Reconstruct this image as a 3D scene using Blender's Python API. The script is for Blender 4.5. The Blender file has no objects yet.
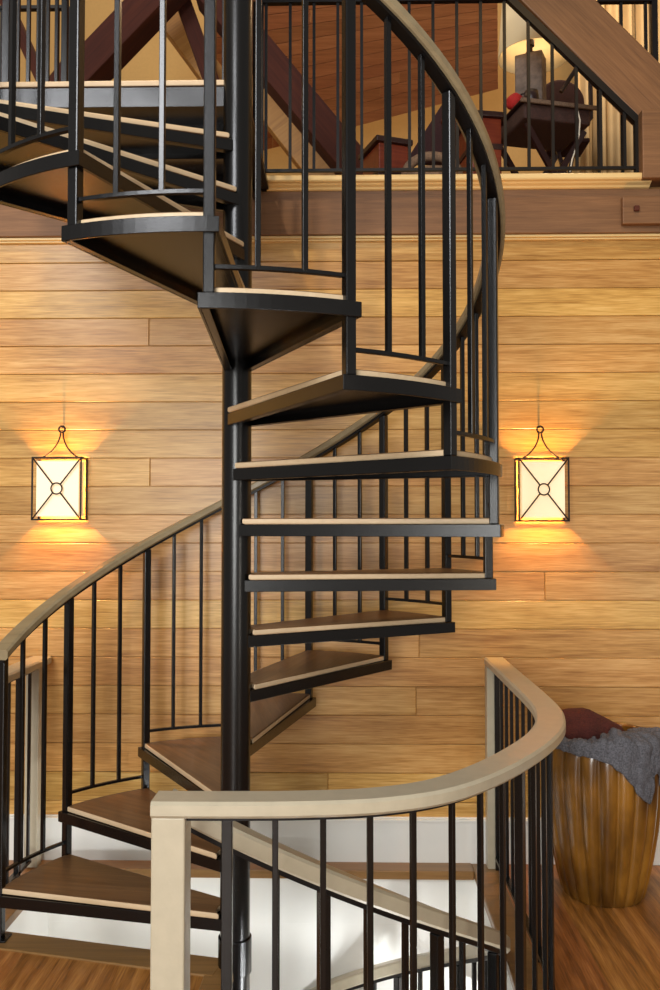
import bpy, bmesh, math, random
from mathutils import Vector, Matrix
random.seed(7)
C = bpy.context.scene.collection
R_ = math.radians
# ------------------------------------------------------------------ camera frame
EYE = 1.572; FPX = 888.0; PITCH = R_(2.01); YAW = R_(1.2)
def ray(x, y):
    a = x-330.0; b = 495.0-y
    d0, d1, d2 = a, FPX*math.cos(PITCH)-b*math.sin(PITCH), FPX*math.sin(PITCH)+b*math.cos(PITCH)
    c, s = math.cos(YAW), math.sin(YAW)
    return (d0*c-d1*s, d0*s+d1*c, d2)
def at(x, y, Y):
    d = ray(x, y); k = Y/d[1]
    return Vector((d[0]*k, Y, d[2]*k+EYE))
# ------------------------------------------------------------------ materials
def lin(c):
    return tuple((v/12.92 if v <= .04045 else ((v+.055)/1.055)**2.4) for v in [q/255 for q in c])+(1,)
def newmat(name):
    m = bpy.data.materials.new(name); m.use_nodes = True
    nt = m.node_tree; b = nt.nodes['Principled BSDF']
    return m, nt, b
def N(nt, t, **kw):
    n = nt.nodes.new(t)
    for k, v in kw.items(): setattr(n, k, v)
    return n
def plain(name, col, rough=.5, metal=0, var=.12, scale=30, bump=0, bscale=None, spec=None, coat=0):
    m, nt, b = newmat(name); c = lin(col)
    tc = N(nt, 'ShaderNodeTexCoord'); nz = N(nt, 'ShaderNodeTexNoise')
    nz.inputs['Scale'].default_value = scale; nz.inputs['Detail'].default_value = 4
    nt.links.new(tc.outputs['Object'], nz.inputs['Vector'])
    cr = N(nt, 'ShaderNodeValToRGB')
    cr.color_ramp.elements[0].position = .3; cr.color_ramp.elements[1].position = .7
    cr.color_ramp.elements[0].color = tuple(v*(1-var) for v in c[:3])+(1,)
    cr.color_ramp.elements[1].color = tuple(min(1, v*(1+var)) for v in c[:3])+(1,)
    nt.links.new(nz.outputs['Fac'], cr.inputs['Fac']); nt.links.new(cr.outputs['Color'], b.inputs['Base Color'])
    b.inputs['Roughness'].default_value = rough; b.inputs['Metallic'].default_value = metal
    if spec is not None: b.inputs['Specular IOR Level'].default_value = spec
    b.inputs['Coat Weight'].default_value = coat
    if bump:
        n2 = N(nt, 'ShaderNodeTexNoise'); n2.inputs['Scale'].default_value = bscale or scale*3
        n2.inputs['Detail'].default_value = 5
        nt.links.new(tc.outputs['Object'], n2.inputs['Vector'])
        bp = N(nt, 'ShaderNodeBump'); bp.inputs['Strength'].default_value = bump; bp.inputs['Distance'].default_value = .01
        nt.links.new(n2.outputs['Fac'], bp.inputs['Height']); nt.links.new(bp.outputs['Normal'], b.inputs['Normal'])
    return m
def wood(name, dark, mid, light, axis='X', rough=.45, grain=1.0, tone=False, bump=.12, coat=0, wave=False, tv=(.80, 1.16), hv=(.494, .508), fine=0):
    """grain runs along axis; optional per-board tone from the 'tone' colour attribute"""
    m, nt, b = newmat(name)
    tc = N(nt, 'ShaderNodeTexCoord'); mp = N(nt, 'ShaderNodeMapping')
    sc = {'X': (1.2, 26, 26), 'Y': (26, 1.2, 26), 'Z': (26, 26, 1.2)}[axis]
    mp.inputs['Scale'].default_value = tuple(v*grain for v in sc)
    src = tc.outputs['Object']
    if tone:
        at_ = N(nt, 'ShaderNodeAttribute'); at_.attribute_name = 'tone'
        vm = N(nt, 'ShaderNodeVectorMath', operation='MULTIPLY_ADD')
        vm.inputs[1].default_value = (7.3, 5.1, 3.7)
        nt.links.new(at_.outputs['Color'], vm.inputs[0]); nt.links.new(tc.outputs['Object'], vm.inputs[2])
        src = vm.outputs[0]
    nt.links.new(src, mp.inputs['Vector'])
    n1 = N(nt, 'ShaderNodeTexNoise'); n1.inputs['Scale'].default_value = 1.6
    n1.inputs['Detail'].default_value = 8; n1.inputs['Roughness'].default_value = .62; n1.inputs['Distortion'].default_value = .8
    nt.links.new(mp.outputs[0], n1.inputs['Vector'])
    n2 = N(nt, 'ShaderNodeTexNoise'); n2.inputs['Scale'].default_value = 1.1*grain; n2.inputs['Detail'].default_value = 3
    mp2 = N(nt, 'ShaderNodeMapping'); mp2.inputs['Scale'].default_value = {'X': (1, 6, 6), 'Y': (6, 1, 6), 'Z': (6, 6, 1)}[axis]
    nt.links.new(src, mp2.inputs['Vector']); nt.links.new(mp2.outputs[0], n2.inputs['Vector'])
    mix = N(nt, 'ShaderNodeMath', operation='MULTIPLY_ADD'); mix.inputs[1].default_value = .55
    m3 = N(nt, 'ShaderNodeMath', operation='MULTIPLY'); m3.inputs[1].default_value = .45
    nt.links.new(n2.outputs['Fac'], m3.inputs[0])
    nt.links.new(n1.outputs['Fac'], mix.inputs[0]); nt.links.new(m3.outputs[0], mix.inputs[2])
    fac = mix.outputs[0]
    if wave:
        wv = N(nt, 'ShaderNodeTexWave'); wv.bands_direction = {'X': 'Y', 'Y': 'X', 'Z': 'X'}[axis]
        wv.inputs['Scale'].default_value = 5; wv.inputs['Distortion'].default_value = 9; wv.inputs['Detail'].default_value = 3
        wv.inputs['Detail Scale'].default_value = .8
        mp3 = N(nt, 'ShaderNodeMapping'); mp3.inputs['Scale'].default_value = {'X': (.22, 1, 1), 'Y': (1, .22, 1), 'Z': (1, 1, .22)}[axis]
        nt.links.new(src, mp3.inputs['Vector']); nt.links.new(mp3.outputs[0], wv.inputs['Vector'])
        mm = N(nt, 'ShaderNodeMath', operation='MULTIPLY_ADD'); mm.inputs[1].default_value = .14
        nt.links.new(wv.outputs['Fac'], mm.inputs[0])
        ms = N(nt, 'ShaderNodeMath', operation='SUBTRACT'); ms.inputs[1].default_value = .07
        nt.links.new(fac, ms.inputs[0]); nt.links.new(ms.outputs[0], mm.inputs[2]); fac = mm.outputs[0]
    if fine:
        mpf = N(nt, 'ShaderNodeMapping'); mpf.inputs['Scale'].default_value = {'X': (9, 190, 190), 'Y': (190, 9, 190), 'Z': (190, 190, 9)}[axis]
        nf = N(nt, 'ShaderNodeTexNoise'); nf.inputs['Scale'].default_value = 1; nf.inputs['Detail'].default_value = 3
        nt.links.new(src, mpf.inputs['Vector']); nt.links.new(mpf.outputs[0], nf.inputs['Vector'])
        mf = N(nt, 'ShaderNodeMath', operation='MULTIPLY_ADD'); mf.inputs[1].default_value = fine
        sf = N(nt, 'ShaderNodeMath', operation='SUBTRACT'); sf.inputs[1].default_value = fine/2
        nt.links.new(fac, sf.inputs[0]); nt.links.new(nf.outputs['Fac'], mf.inputs[0]); nt.links.new(sf.outputs[0], mf.inputs[2]); fac = mf.outputs[0]
    cr = N(nt, 'ShaderNodeValToRGB'); e = cr.color_ramp.elements
    e[0].position = .3; e[1].position = .72; e[0].color = lin(dark); e[1].color = lin(light)
    k = cr.color_ramp.elements.new(.5); k.color = lin(mid)
    nt.links.new(fac, cr.inputs['Fac']); out = cr.outputs['Color']
    if tone:
        sx = N(nt, 'ShaderNodeSeparateColor'); nt.links.new(at_.outputs['Color'], sx.inputs[0])
        mr = N(nt, 'ShaderNodeMapRange'); mr.inputs['To Min'].default_value = tv[0]; mr.inputs['To Max'].default_value = tv[1]
        nt.links.new(sx.outputs[0], mr.inputs['Value'])
        hs = N(nt, 'ShaderNodeHueSaturation'); nt.links.new(out, hs.inputs['Color']); nt.links.new(mr.outputs[0], hs.inputs['Value'])
        mr2 = N(nt, 'ShaderNodeMapRange'); mr2.inputs['To Min'].default_value = hv[0]; mr2.inputs['To Max'].default_value = hv[1]
        nt.links.new(sx.outputs[1], mr2.inputs['Value']); nt.links.new(mr2.outputs[0], hs.inputs['Hue'])
        out = hs.outputs['Color']
    nt.links.new(out, b.inputs['Base Color'])
    b.inputs['Roughness'].default_value = rough; b.inputs['Coat Weight'].default_value = coat
    if bump:
        bp = N(nt, 'ShaderNodeBump'); bp.inputs['Strength'].default_value = bump; bp.inputs['Distance'].default_value = .004
        nt.links.new(n1.outputs['Fac'], bp.inputs['Height']); nt.links.new(bp.outputs['Normal'], b.inputs['Normal'])
    return m
def glow(name, col, strength, base=(240, 230, 210)):
    m, nt, b = newmat(name)
    b.inputs['Base Color'].default_value = lin(base); b.inputs['Roughness'].default_value = .5
    b.inputs['Emission Color'].default_value = lin(col); b.inputs['Emission Strength'].default_value = strength
    return m
M = {}
M['steel'] = plain('black_steel', (9, 8, 8), .27, .0, .10, 60, .04, 200, spec=.5)
M['steel_rail'] = plain('black_steel_rail', (12, 9, 9), .42, 0, .1, 60, spec=.3)
M['taupe'] = plain('taupe_paint', (178, 167, 143), .33, 0, .05, 25, .03, 120, spec=.6)
M['rail_wood_shaded'] = wood('rail_wood_shaded', (122, 107, 80), (142, 126, 96), (156, 140, 108), 'X', .35, .6, bump=.05)  # same taupe as the guard rails, shade mixed into the base colour
M['tread'] = wood('tread_wood', (80, 55, 32), (108, 77, 48), (136, 101, 66), 'X', .38, .8, bump=.08, fine=.3)
M['nose'] = wood('nosing_wood', (188, 160, 124), (204, 178, 142), (218, 194, 160), 'X', .45, 1, bump=.05)
M['wall'] = wood('oak_planks', (156, 106, 44), (198, 148, 78), (226, 182, 114), 'X', .34, 1.0, tone=True, bump=.14, fine=.5, tv=(.82, 1.12))
M['floor'] = wood('floor_planks', (104, 62, 22), (148, 94, 42), (184, 128, 68), 'Y', .36, .7, tv=(.9, 1.2), tone=True, bump=.10, wave=True, fine=.5)
M['nosingfloor'] = wood('floor_edge_wood', (104, 74, 38), (134, 98, 54), (156, 116, 68), 'X', .36, .8, bump=.08)
M['white'] = plain('white_paint', (232, 231, 224), .5, 0, .02, 6)
M['timber'] = wood('timber', (84, 54, 28), (112, 76, 44), (134, 94, 58), 'X', .6, 1, bump=.3, fine=.3)
M['timber_dark'] = wood('timber_dark', (46, 15, 5), (70, 26, 10), (90, 40, 18), 'X', .85, 1, bump=.25)
M['golden'] = wood('golden_boards', (140, 96, 34), (184, 132, 54), (206, 156, 74), 'Z', .5, 1, tone=True, bump=.15)
M['cream_trim'] = wood('cream_trim', (206, 172, 112), (222, 190, 130), (232, 204, 148), 'X', .4, .8, bump=.04)
M['drywall'] = plain('tan_drywall', (196, 160, 100), .85, 0, .03, 40, .05, 300)
M['ceil'] = wood('reddish_ceiling_boards', (140, 84, 46), (174, 108, 62), (196, 130, 80), 'X', .7, 1, tone=True, bump=.1, tv=(.93, 1.05), hv=(.498, .504), fine=.3)
M['red_wood'] = wood('red_wood', (70, 22, 12), (110, 42, 22), (140, 64, 36), 'X', .35, 1.5, bump=.1)
M['dark_wood'] = wood('dark_wood', (26, 12, 12), (42, 20, 18), (58, 30, 26), 'X', .4, 1.5, bump=.1)
M['iron'] = plain('sconce_iron', (40, 26, 18), .55, .4, .3, 90, .3, 150)
M['bulbglass'] = glow('lit_milk_glass', (255, 208, 142), .58)
_nt = M['bulbglass'].node_tree; _b = _nt.nodes['Principled BSDF']; _tr = N(_nt, 'ShaderNodeBsdfTranslucent'); _tr.inputs[0].default_value = (.012, .009, .005, 1)
_ad = N(_nt, 'ShaderNodeAddShader'); _nt.links.new(_b.outputs[0], _ad.inputs[0]); _nt.links.new(_tr.outputs[0], _ad.inputs[1]); _nt.links.new(_ad.outputs[0], _nt.nodes['Material Output'].inputs['Surface'])
M['stone'] = plain('lamp_stone', (112, 96, 84), .7, 0, .35, 30, .3, 60)
M['shade'] = glow('lit_linen_shade', (255, 214, 140), .12, (235, 215, 175))
M['wicker'] = plain('wicker', (66, 40, 32), .7, 0, .4, 120, .6, 200)
M['red'] = plain('red_fabric', (176, 30, 24), .8, 0, .15, 80, .2)
M['brown_fabric'] = plain('brown_fabric', (58, 30, 30), .9, 0, .2, 60, .3)
M['green'] = plain('green_fabric', (92, 104, 42), .9, 0, .2, 60, .3)
M['maroon'] = plain('maroon_knit', (74, 27, 20), .95, 0, .3, 120, .8, 220)
M['wool'] = plain('grey_wool', (98, 98, 104), .95, 0, .45, 160, .9, 260)
M['cord'] = plain('white_cord', (220, 210, 190), .5)
M['curtain'] = plain('curtain', (205, 182, 138), .9, 0, .06, 10)
M['arch'] = plain('grey_wicker', (120, 96, 76), .8, 0, .3, 120, .4)
def amber():
    m, nt, b = newmat('amber_glaze')
    tc = N(nt, 'ShaderNodeTexCoord'); nz = N(nt, 'ShaderNodeTexNoise'); mp = N(nt, 'ShaderNodeMapping')
    mp.inputs['Scale'].default_value = (5, 5, 2.2); nz.inputs['Detail'].default_value = 7; nz.inputs['Scale'].default_value = 1.5
    nt.links.new(tc.outputs['Object'], mp.inputs[0]); nt.links.new(mp.outputs[0], nz.inputs['Vector'])
    cr = N(nt, 'ShaderNodeValToRGB'); e = cr.color_ramp.elements
    e[0].position = .34; e[0].color = lin((70, 42, 12)); e[1].position = .66; e[1].color = lin((150, 102, 34))
    k = e.new(.5); k.color = lin((112, 74, 22))
    nt.links.new(nz.outputs['Fac'], cr.inputs[0]); nt.links.new(cr.outputs[0], b.inputs['Base Color'])
    b.inputs['Roughness'].default_value = .28; b.inputs['Coat Weight'].default_value = .5; b.inputs['Coat Roughness'].default_value = .15
    return m
M['amber'] = amber()
# ------------------------------------------------------------------ mesh helpers
class MB:
    def __init__(s): s.v = []; s.f = []; s.mi = []
    def add(s, vs, fs, mi=0):
        o = len(s.v); s.v += [Vector(v) for v in vs]
        for f in fs: s.f.append(tuple(i+o for i in f)); s.mi.append(mi)
    def box(s, x0, x1, y0, y1, z0, z1, mi=0):
        s.add([(x0,y0,z0),(x1,y0,z0),(x1,y1,z0),(x0,y1,z0),(x0,y0,z1),(x1,y0,z1),(x1,y1,z1),(x0,y1,z1)],
              [(0,3,2,1),(4,5,6,7),(0,1,5,4),(1,2,6,5),(2,3,7,6),(3,0,4,7)], mi)
    def bar(s, a, b, w, h, up=(0,0,1), mi=0):
        """box beam from a to b, w across, h along up"""
        a = Vector(a); b = Vector(b); t = (b-a).normalized(); u = Vector(up)
        n = t.cross(u)
        if n.length < 1e-5: n = t.cross(Vector((1,0,0)))
        n.normalize(); u = n.cross(t).normalized()
        vs = []
        for p in (a, b):
            for sx, sy in ((-1,-1),(1,-1),(1,1),(-1,1)): vs.append(p+n*sx*w/2+u*sy*h/2)
        s.add(vs, [(0,1,2,3),(7,6,5,4),(0,4,5,1),(1,5,6,2),(2,6,7,3),(3,7,4,0)], mi)
    def prism(s, poly, z0, z1, mi=0, side=None):
        n = len(poly)
        s.add([(p[0],p[1],z0) for p in poly]+[(p[0],p[1],z1) for p in poly], [], mi)
        o = len(s.v)-2*n
        s.f.append(tuple(o+i for i in reversed(range(n)))); s.mi.append(mi)
        s.f.append(tuple(o+n+i for i in range(n))); s.mi.append(mi)
        for i in range(n):
            j = (i+1) % n
            s.f.append((o+i, o+j, o+n+j, o+n+i)); s.mi.append(mi if side is None else side)
    def tube(s, pts, r, k=10, mi=0, closed=False, cap=True):
        pts = [Vector(p) for p in pts]; n = len(pts); rs = r if isinstance(r, (list, tuple)) else [r]*n
        o = len(s.v); prev = None
        for i, p in enumerate(pts):
            if closed: t = pts[(i+1) % n]-pts[i-1]
            else: t = pts[min(i+1, n-1)]-pts[max(i-1, 0)]
            t.normalize()
            if prev is None:
                prev = t.cross(Vector((0,0,1)))
                if prev.length < 1e-4: prev = t.cross(Vector((1,0,0)))
            nn = (prev-t*prev.dot(t)).normalized(); prev = nn; bb = t.cross(nn)
            for j in range(k):
                a = 2*math.pi*j/k
                s.v.append(p+nn*math.cos(a)*rs[i]+bb*math.sin(a)*rs[i])
        m = n if closed else n-1
        for i in range(m):
            for j in range(k):
                a = o+i*k+j; b = o+i*k+(j+1) % k; c = o+((i+1) % n)*k+(j+1) % k; d = o+((i+1) % n)*k+j
                s.f.append((a,b,c,d)); s.mi.append(mi)
        if cap and not closed:
            s.f.append(tuple(o+j for j in reversed(range(k)))); s.mi.append(mi)
            s.f.append(tuple(o+(n-1)*k+j for j in range(k))); s.mi.append(mi)
    def sweep(s, pts, prof, mi=0, up=Vector((0,0,1))):
        """profile (across, vertical) swept along pts; stays upright"""
        pts = [Vector(p) for p in pts]; n = len(pts); k = len(prof); o = len(s.v)
        for i, p in enumerate(pts):
            t = pts[min(i+1, n-1)]-pts[max(i-1, 0)]; t.z = 0; t.normalize()
            nn = Vector((t.y, -t.x, 0))
            for a, b in prof: s.v.append(p+nn*a+up*b)
        for i in range(n-1):
            for j in range(k):
                s.f.append((o+i*k+j, o+i*k+(j+1) % k, o+(i+1)*k+(j+1) % k, o+(i+1)*k+j)); s.mi.append(mi)
        s.f.append(tuple(o+j for j in reversed(range(k)))); s.mi.append(mi)
        s.f.append(tuple(o+(n-1)*k+j for j in range(k))); s.mi.append(mi)
    def build(s, name, mats, parent=None, smooth=False, bevel=0, seg=2, subsurf=0, loc=None):
        me = bpy.data.meshes.new(name); me.from_pydata([tuple(v) for v in s.v], [], s.f)
        for m in (mats if isinstance(mats, (list, tuple)) else [mats]): me.materials.append(M[m])
        for p, i in zip(me.polygons, s.mi): p.material_index = i; p.use_smooth = smooth
        bm = bmesh.new(); bm.from_mesh(me); bmesh.ops.recalc_face_normals(bm, faces=bm.faces); bm.to_mesh(me); bm.free()
        o = bpy.data.objects.new(name, me); C.objects.link(o)
        if parent: o.parent = parent
        if loc: o.location = loc
        if bevel:
            b = o.modifiers.new('b', 'BEVEL'); b.width = bevel; b.segments = seg; b.limit_method = 'ANGLE'; b.angle_limit = R_(35)
        if subsurf:
            b = o.modifiers.new('s', 'SUBSURF'); b.levels = subsurf; b.render_levels = subsurf
        return o
def empty(name, loc=(0,0,0), rz=0, parent=None):
    o = bpy.data.objects.new(name, None); o.location = loc; o.rotation_euler = (0,0,rz); C.objects.link(o)
    if parent: o.parent = parent
    return o
def tag(o, label=None, cat=None, group=None, kind=None):
    if label: o['label'] = label
    if cat: o['category'] = cat
    if group: o['group'] = group
    if kind: o['kind'] = kind
    return o
def struct(o, label=None):
    o['kind'] = 'structure'
    if label: o['label'] = label
    return o
def rect(w, z0, z1, c=.008):
    return [(-w/2, z0+c), (-w/2+c, z0), (w/2-c, z0), (w/2, z0+c), (w/2, z1-c), (w/2-c, z1), (-w/2+c, z1), (-w/2, z1-c)]
def set_tone(o, boards_of_face):
    me = o.data; ca = me.color_attributes.new('tone', 'FLOAT_COLOR', 'CORNER'); vals = {}
    for p, k in zip(me.polygons, boards_of_face):
        if k not in vals: vals[k] = (random.random(), random.random(), random.random(), 1)
        for li in p.loop_indices: ca.data[li].color = vals[k]
# ------------------------------------------------------------------ key dimensions
PX, PY, RAD = -.4085, 3.2277, .957
A1, DA, WD = 171.09, 23.337, 26.67
def pol(r, a, z=0): return Vector((PX+r*math.cos(R_(a)), PY+r*math.sin(R_(a)), z))
WY = 4.22            # plank wall
CAPZ = 3.222          # loft edge
# ------------------------------------------------------------------ SETTING
def board_wall(name, x0, x1, y, z0, step, ztop, mat, mind=2.6, maxd=5.2, gap=.0028, fixed=None):
    mb = MB(); ids = []; z = z0; row = 0
    while z < ztop-1e-4:
        zt = min(z+step, ztop); x = x0-random.uniform(0, 1.5)
        cuts = [x]
        while x < x1:
            x += random.uniform(mind, maxd); cuts.append(x)
        if fixed is not None: cuts = [x0]+fixed.get(row, [])+[x1]
        for i in range(len(cuts)-1):
            a = max(cuts[i], x0)+gap/2; b = min(cuts[i+1], x1)-gap/2
            if b <= a: continue
            d = random.uniform(-.0008, .0008); c = .0022
            A0, B0, Z0, Z1 = a, b, z+gap/2, zt-gap/2
            mb.add([(A0,y+.012,Z0),(B0,y+.012,Z0),(B0,y+.012,Z1),(A0,y+.012,Z1),
                    (A0,y+c+d,Z0),(B0,y+c+d,Z0),(B0,y+c+d,Z1),(A0,y+c+d,Z1),
                    (A0+c,y+d,Z0+c),(B0-c,y+d,Z0+c),(B0-c,y+d,Z1-c),(A0+c,y+d,Z1-c)],
                   [(0,1,5,4),(1,2,6,5),(2,3,7,6),(3,0,4,7),(4,5,9,8),(5,6,10,9),(6,7,11,10),(7,4,8,11),(8,9,10,11)])
            ids += [(row, i)]*9
        z = zt; row += 1
    mb.add([(x0,y+.010,z0),(x1,y+.010,z0),(x1,y+.010,ztop),(x0,y+.010,ztop),(x0,y+.1,z0),(x1,y+.1,z0),(x1,y+.1,ztop),(x0,y+.1,ztop)],
           [(0,1,2,3),(7,6,5,4),(0,4,5,1),(1,5,6,2),(2,6,7,3),(3,7,4,0)]); ids += [('back', 0)]*6
    o = mb.build(name, mat); set_tone(o, ids); return o
X0, X1 = -3.6, 3.4
JX = lambda x, y: at(x, y, WY).x
w = board_wall('wall_back', X0, X1, WY, .277-.1350*2, .1350, 3.02, 'wall',
               fixed={2: [JX(328, 785)], 5: [JX(416, 700)], 13: [JX(150, 470)], 18: [JX(149, 328), 3.0], 7: [JX(419, 650)], 9: [JX(545, 600)]})
struct(w)
mb = MB(); mb.box(X0, X1, WY-.016, WY, 0, .19); mb.box(X0, X1, WY-.021, WY, .19, .203); mb.box(X0, X1, WY-.012, WY, .203, .212)
struct(mb.build('baseboard_back', 'white', bevel=.003))
mb = MB(); mb.box(X0, X1, WY-.03, WY+.02, 2.945, 2.958); mb.box(X0, X1, WY-.018, WY+.02, 2.936, 2.945)
struct(mb.build('trim_1', 'cream_trim', bevel=.003))
# loft edge beam + cap
mb = MB(); mb.box(X0, X1, WY-.045, WY+.18, 2.958, 3.168); struct(mb.build('trim_2', 'timber', bevel=.004))
xe = at(652, 180, 4.13).x
xs = -1.3
def cap(a, b, name):
    mb = MB(); y = WY
    prof = [(-.10,3.193),(-.105,3.199),(-.105,3.217),(-.10,3.222),(.16,3.222),(.16,3.168),(-.045,3.168),(-.055,3.171),(-.062,3.178),(-.078,3.184),(-.085,3.190)]
    k = len(prof); n0 = []
    for X in (a, b): n0 += [(X, y+p[0], p[1]) for p in prof]
    mb.add(n0, [tuple(range(k)), tuple(range(2*k-1, k-1, -1))]+[(j, (j+1) % k, k+(j+1) % k, k+j) for j in range(k)])
    return struct(mb.build(name, 'cream_trim'))
cap(PX+.02, xe, 'trim_3'); cap(X0, -1.38, 'trim_4')
# floors: boards laid along Y around the stairwell hole, clipped to the outline
GC = [(-.44,2.03),(-.30,2.03),(-.11,2.038),(.07,2.068),(.228,2.152),(.385,2.335),(.53,2.575),(.615,2.77),(.655,2.93),(.674,3.08),(.68,3.3),(.68,3.75),(.68,4.19)]
def catmull(p, n=8):
    out = []
    for i in range(len(p)-1):
        a = p[max(i-1,0)]; b = p[i]; c = p[i+1]; d = p[min(i+2, len(p)-1)]
        for j in range(n):
            t = j/n
            out.append(tuple(.5*((2*b[k])+(-a[k]+c[k])*t+(2*a[k]-5*b[k]+4*c[k]-d[k])*t*t+(-a[k]+3*b[k]-3*c[k]+d[k])*t**3) for k in range(2)))
    out.append(tuple(p[-1])); return out
GP = catmull(GC)
def offset(path, d):
    out = []
    for i, p in enumerate(path):
        a = Vector(path[max(i-1,0)]); b = Vector(path[min(i+1, len(path)-1)]); t = (b-a).normalized()
        out.append((p[0]-t.y*d, p[1]+t.x*d))
    return out
inner = offset(GP, .09)
# hole outline: front newel -> round the curve -> back right -> back left -> left -> entry edge -> pole -> newel
hole = [p for p in inner if p[1] < 4.0]
hole = [(-.445, 2.115)]+hole[2:]+[(.59, 4.112), (-1.37, 4.112), (-1.37, 3.465), (-.475, 3.262), (-.452, 3.15)]
def floor_obj():
    bm = bmesh.new()
    outer = [(-5, -2.5), (5, -2.5), (5, 4.24), (-5, 4.24)]
    es = []
    for loop in (outer, hole):
        vs = [bm.verts.new((p[0], p[1], 0)) for p in loop]
        for i in range(len(vs)): es.append(bm.edges.new((vs[i], vs[(i+1) % len(vs)])))
    bmesh.ops.triangle_fill(bm, use_beauty=True, use_dissolve=False, edges=es)
    xb = -5+.19
    while xb < 5:
        bmesh.ops.bisect_plane(bm, geom=bm.verts[:]+bm.edges[:]+bm.faces[:], plane_co=(xb, 0, 0), plane_no=(1,0,0)); xb += .19
    me = bpy.data.meshes.new('floor'); bm.to_mesh(me); bm.free()
    return me
me = floor_obj(); me.materials.append(M['floor'])
fl = bpy.data.objects.new('floor', me); C.objects.link(fl)
for p in me.polygons:
    if p.normal.z < 0: p.flip()
ids = [int(math.floor((p.center.x+5)/.19)) for p in me.polygons]; set_tone(fl, ids); struct(fl)
sm = fl.modifiers.new('s', 'SOLIDIFY'); sm.thickness = .03; sm.offset = -1
# border boards at the opening (nosing)
def border(name, pts, w, inward, mat='nosingfloor'):
    mb = MB(); mb.sweep([(p[0], p[1], 0) for p in pts], rect(w, -.034, .006, .004)); return struct(mb.build(name, mat))
border('trim_5', [(p[0], p[1]) for p in offset(GP, .055)][2:], .11, 0)
mb = MB(); mb.bar((-1.42, 3.42, -.0105), (-.46, 3.202, -.0105), .13, .036); struct(mb.build('trim_6', 'nosingfloor', bevel=.004))
mb = MB(); mb.bar((-.455, 3.25, -.012), (-.48, 2.06, -.012), .10, .036); struct(mb.build('trim_7', 'nosingfloor', bevel=.004))
mb = MB(); mb.box(-1.37, .568, 4.10, 4.205, -.034, .006); struct(mb.build('trim_8', 'nosingfloor', bevel=.004))
mb = MB(); mb.box(-1.44, -1.36, 3.44, 4.2, -.034, .006); struct(mb.build('trim_9', 'nosingfloor', bevel=.004))
# stairwell lining and the lower storey
LZ = -3.0
def wallseg(name, a, b, z0, z1, t=.05, joint=True):
    mb = MB(); a = Vector((a[0], a[1], 0)); b = Vector((b[0], b[1], 0)); d = (b-a).normalized(); n = Vector((d.y, -d.x, 0))
    def seg(za, zb, off):
        q = [a+n*off, b+n*off, b+n*(t+off), a+n*(t+off)]
        mb.prism([(p.x, p.y) for p in q], za, zb)
    seg(z0, -.285, 0); seg(-.283, z1, -.004)
    return struct(mb.build(name, 'white'))
mb = MB(); mb.box(-1.45, 2.6, 4.125, 4.2, LZ, -.245); mb.box(-1.45, .62, 4.121, 4.2, -.243, -.034); struct(mb.build('wall_lower_back', 'white'))
mb = MB(); mb.box(.60, .66, 3.0, 4.2, -.5, -.034); struct(mb.build('wall_well_right', 'white'))
mb = MB(); mb.box(-1.45, -1.38, 3.4, 4.2, LZ, -.034); struct(mb.build('wall_well_left', 'white'))
mb = MB(); lining = [(p[0], p[1], 0) for p in offset(GP, .082)]
mb.sweep(lining, [(-.012, -.36), (.012, -.36), (.012, -.034), (-.012, -.034)]); struct(mb.build('wall_well_front', 'white'))
mb = MB(); mb.bar((-1.38, 3.43, -.2), (-.47, 3.225, -.2), .04, .33); struct(mb.build('wall_well_entry', 'white'))
mb = MB(); mb.bar((-.47, 3.2, -.2), (-.49, 2.1, -.2), .03, .33); struct(mb.build('wall_well_side', 'white'))
mb = MB(); mb.box(-4, 4, .2, 4.2, LZ-.1, LZ); struct(mb.build('floor_lower', 'nosingfloor'))
mb = MB(); mb.box(-4.1, -4, .2, 4.2, LZ, -.05); struct(mb.build('wall_lower_left', 'white'))
mb = MB(); mb.box(4, 4.1, .2, 4.2, LZ, -.05); struct(mb.build('wall_lower_right', 'white'))
# ------------------------------------------------------------------ SPIRAL STAIRCASE
stair = empty('spiral_staircase', (PX, PY, 0))
tag(stair, 'black steel spiral staircase with wood treads winding up to the loft', 'staircase')
def lp(r, a, z=0): return Vector((r*math.cos(R_(a)), r*math.sin(R_(a)), z))
mb = MB()
mb.tube([(0,0,LZ), (0,0,-.03)], .0535, 40); mb.tube([(0,0,-.03),(0,0,4.9)], .0535, 40)
pole = mb.build('pole', 'steel', stair, smooth=True)
es = pole.modifiers.new('e', 'EDGE_SPLIT'); es.split_angle = R_(50)
mb = MB(); mb.tube([(0,0,-.02),(0,0,.105)], .060, 40); mb.build('collar', 'steel', stair, bevel=.002)
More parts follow.
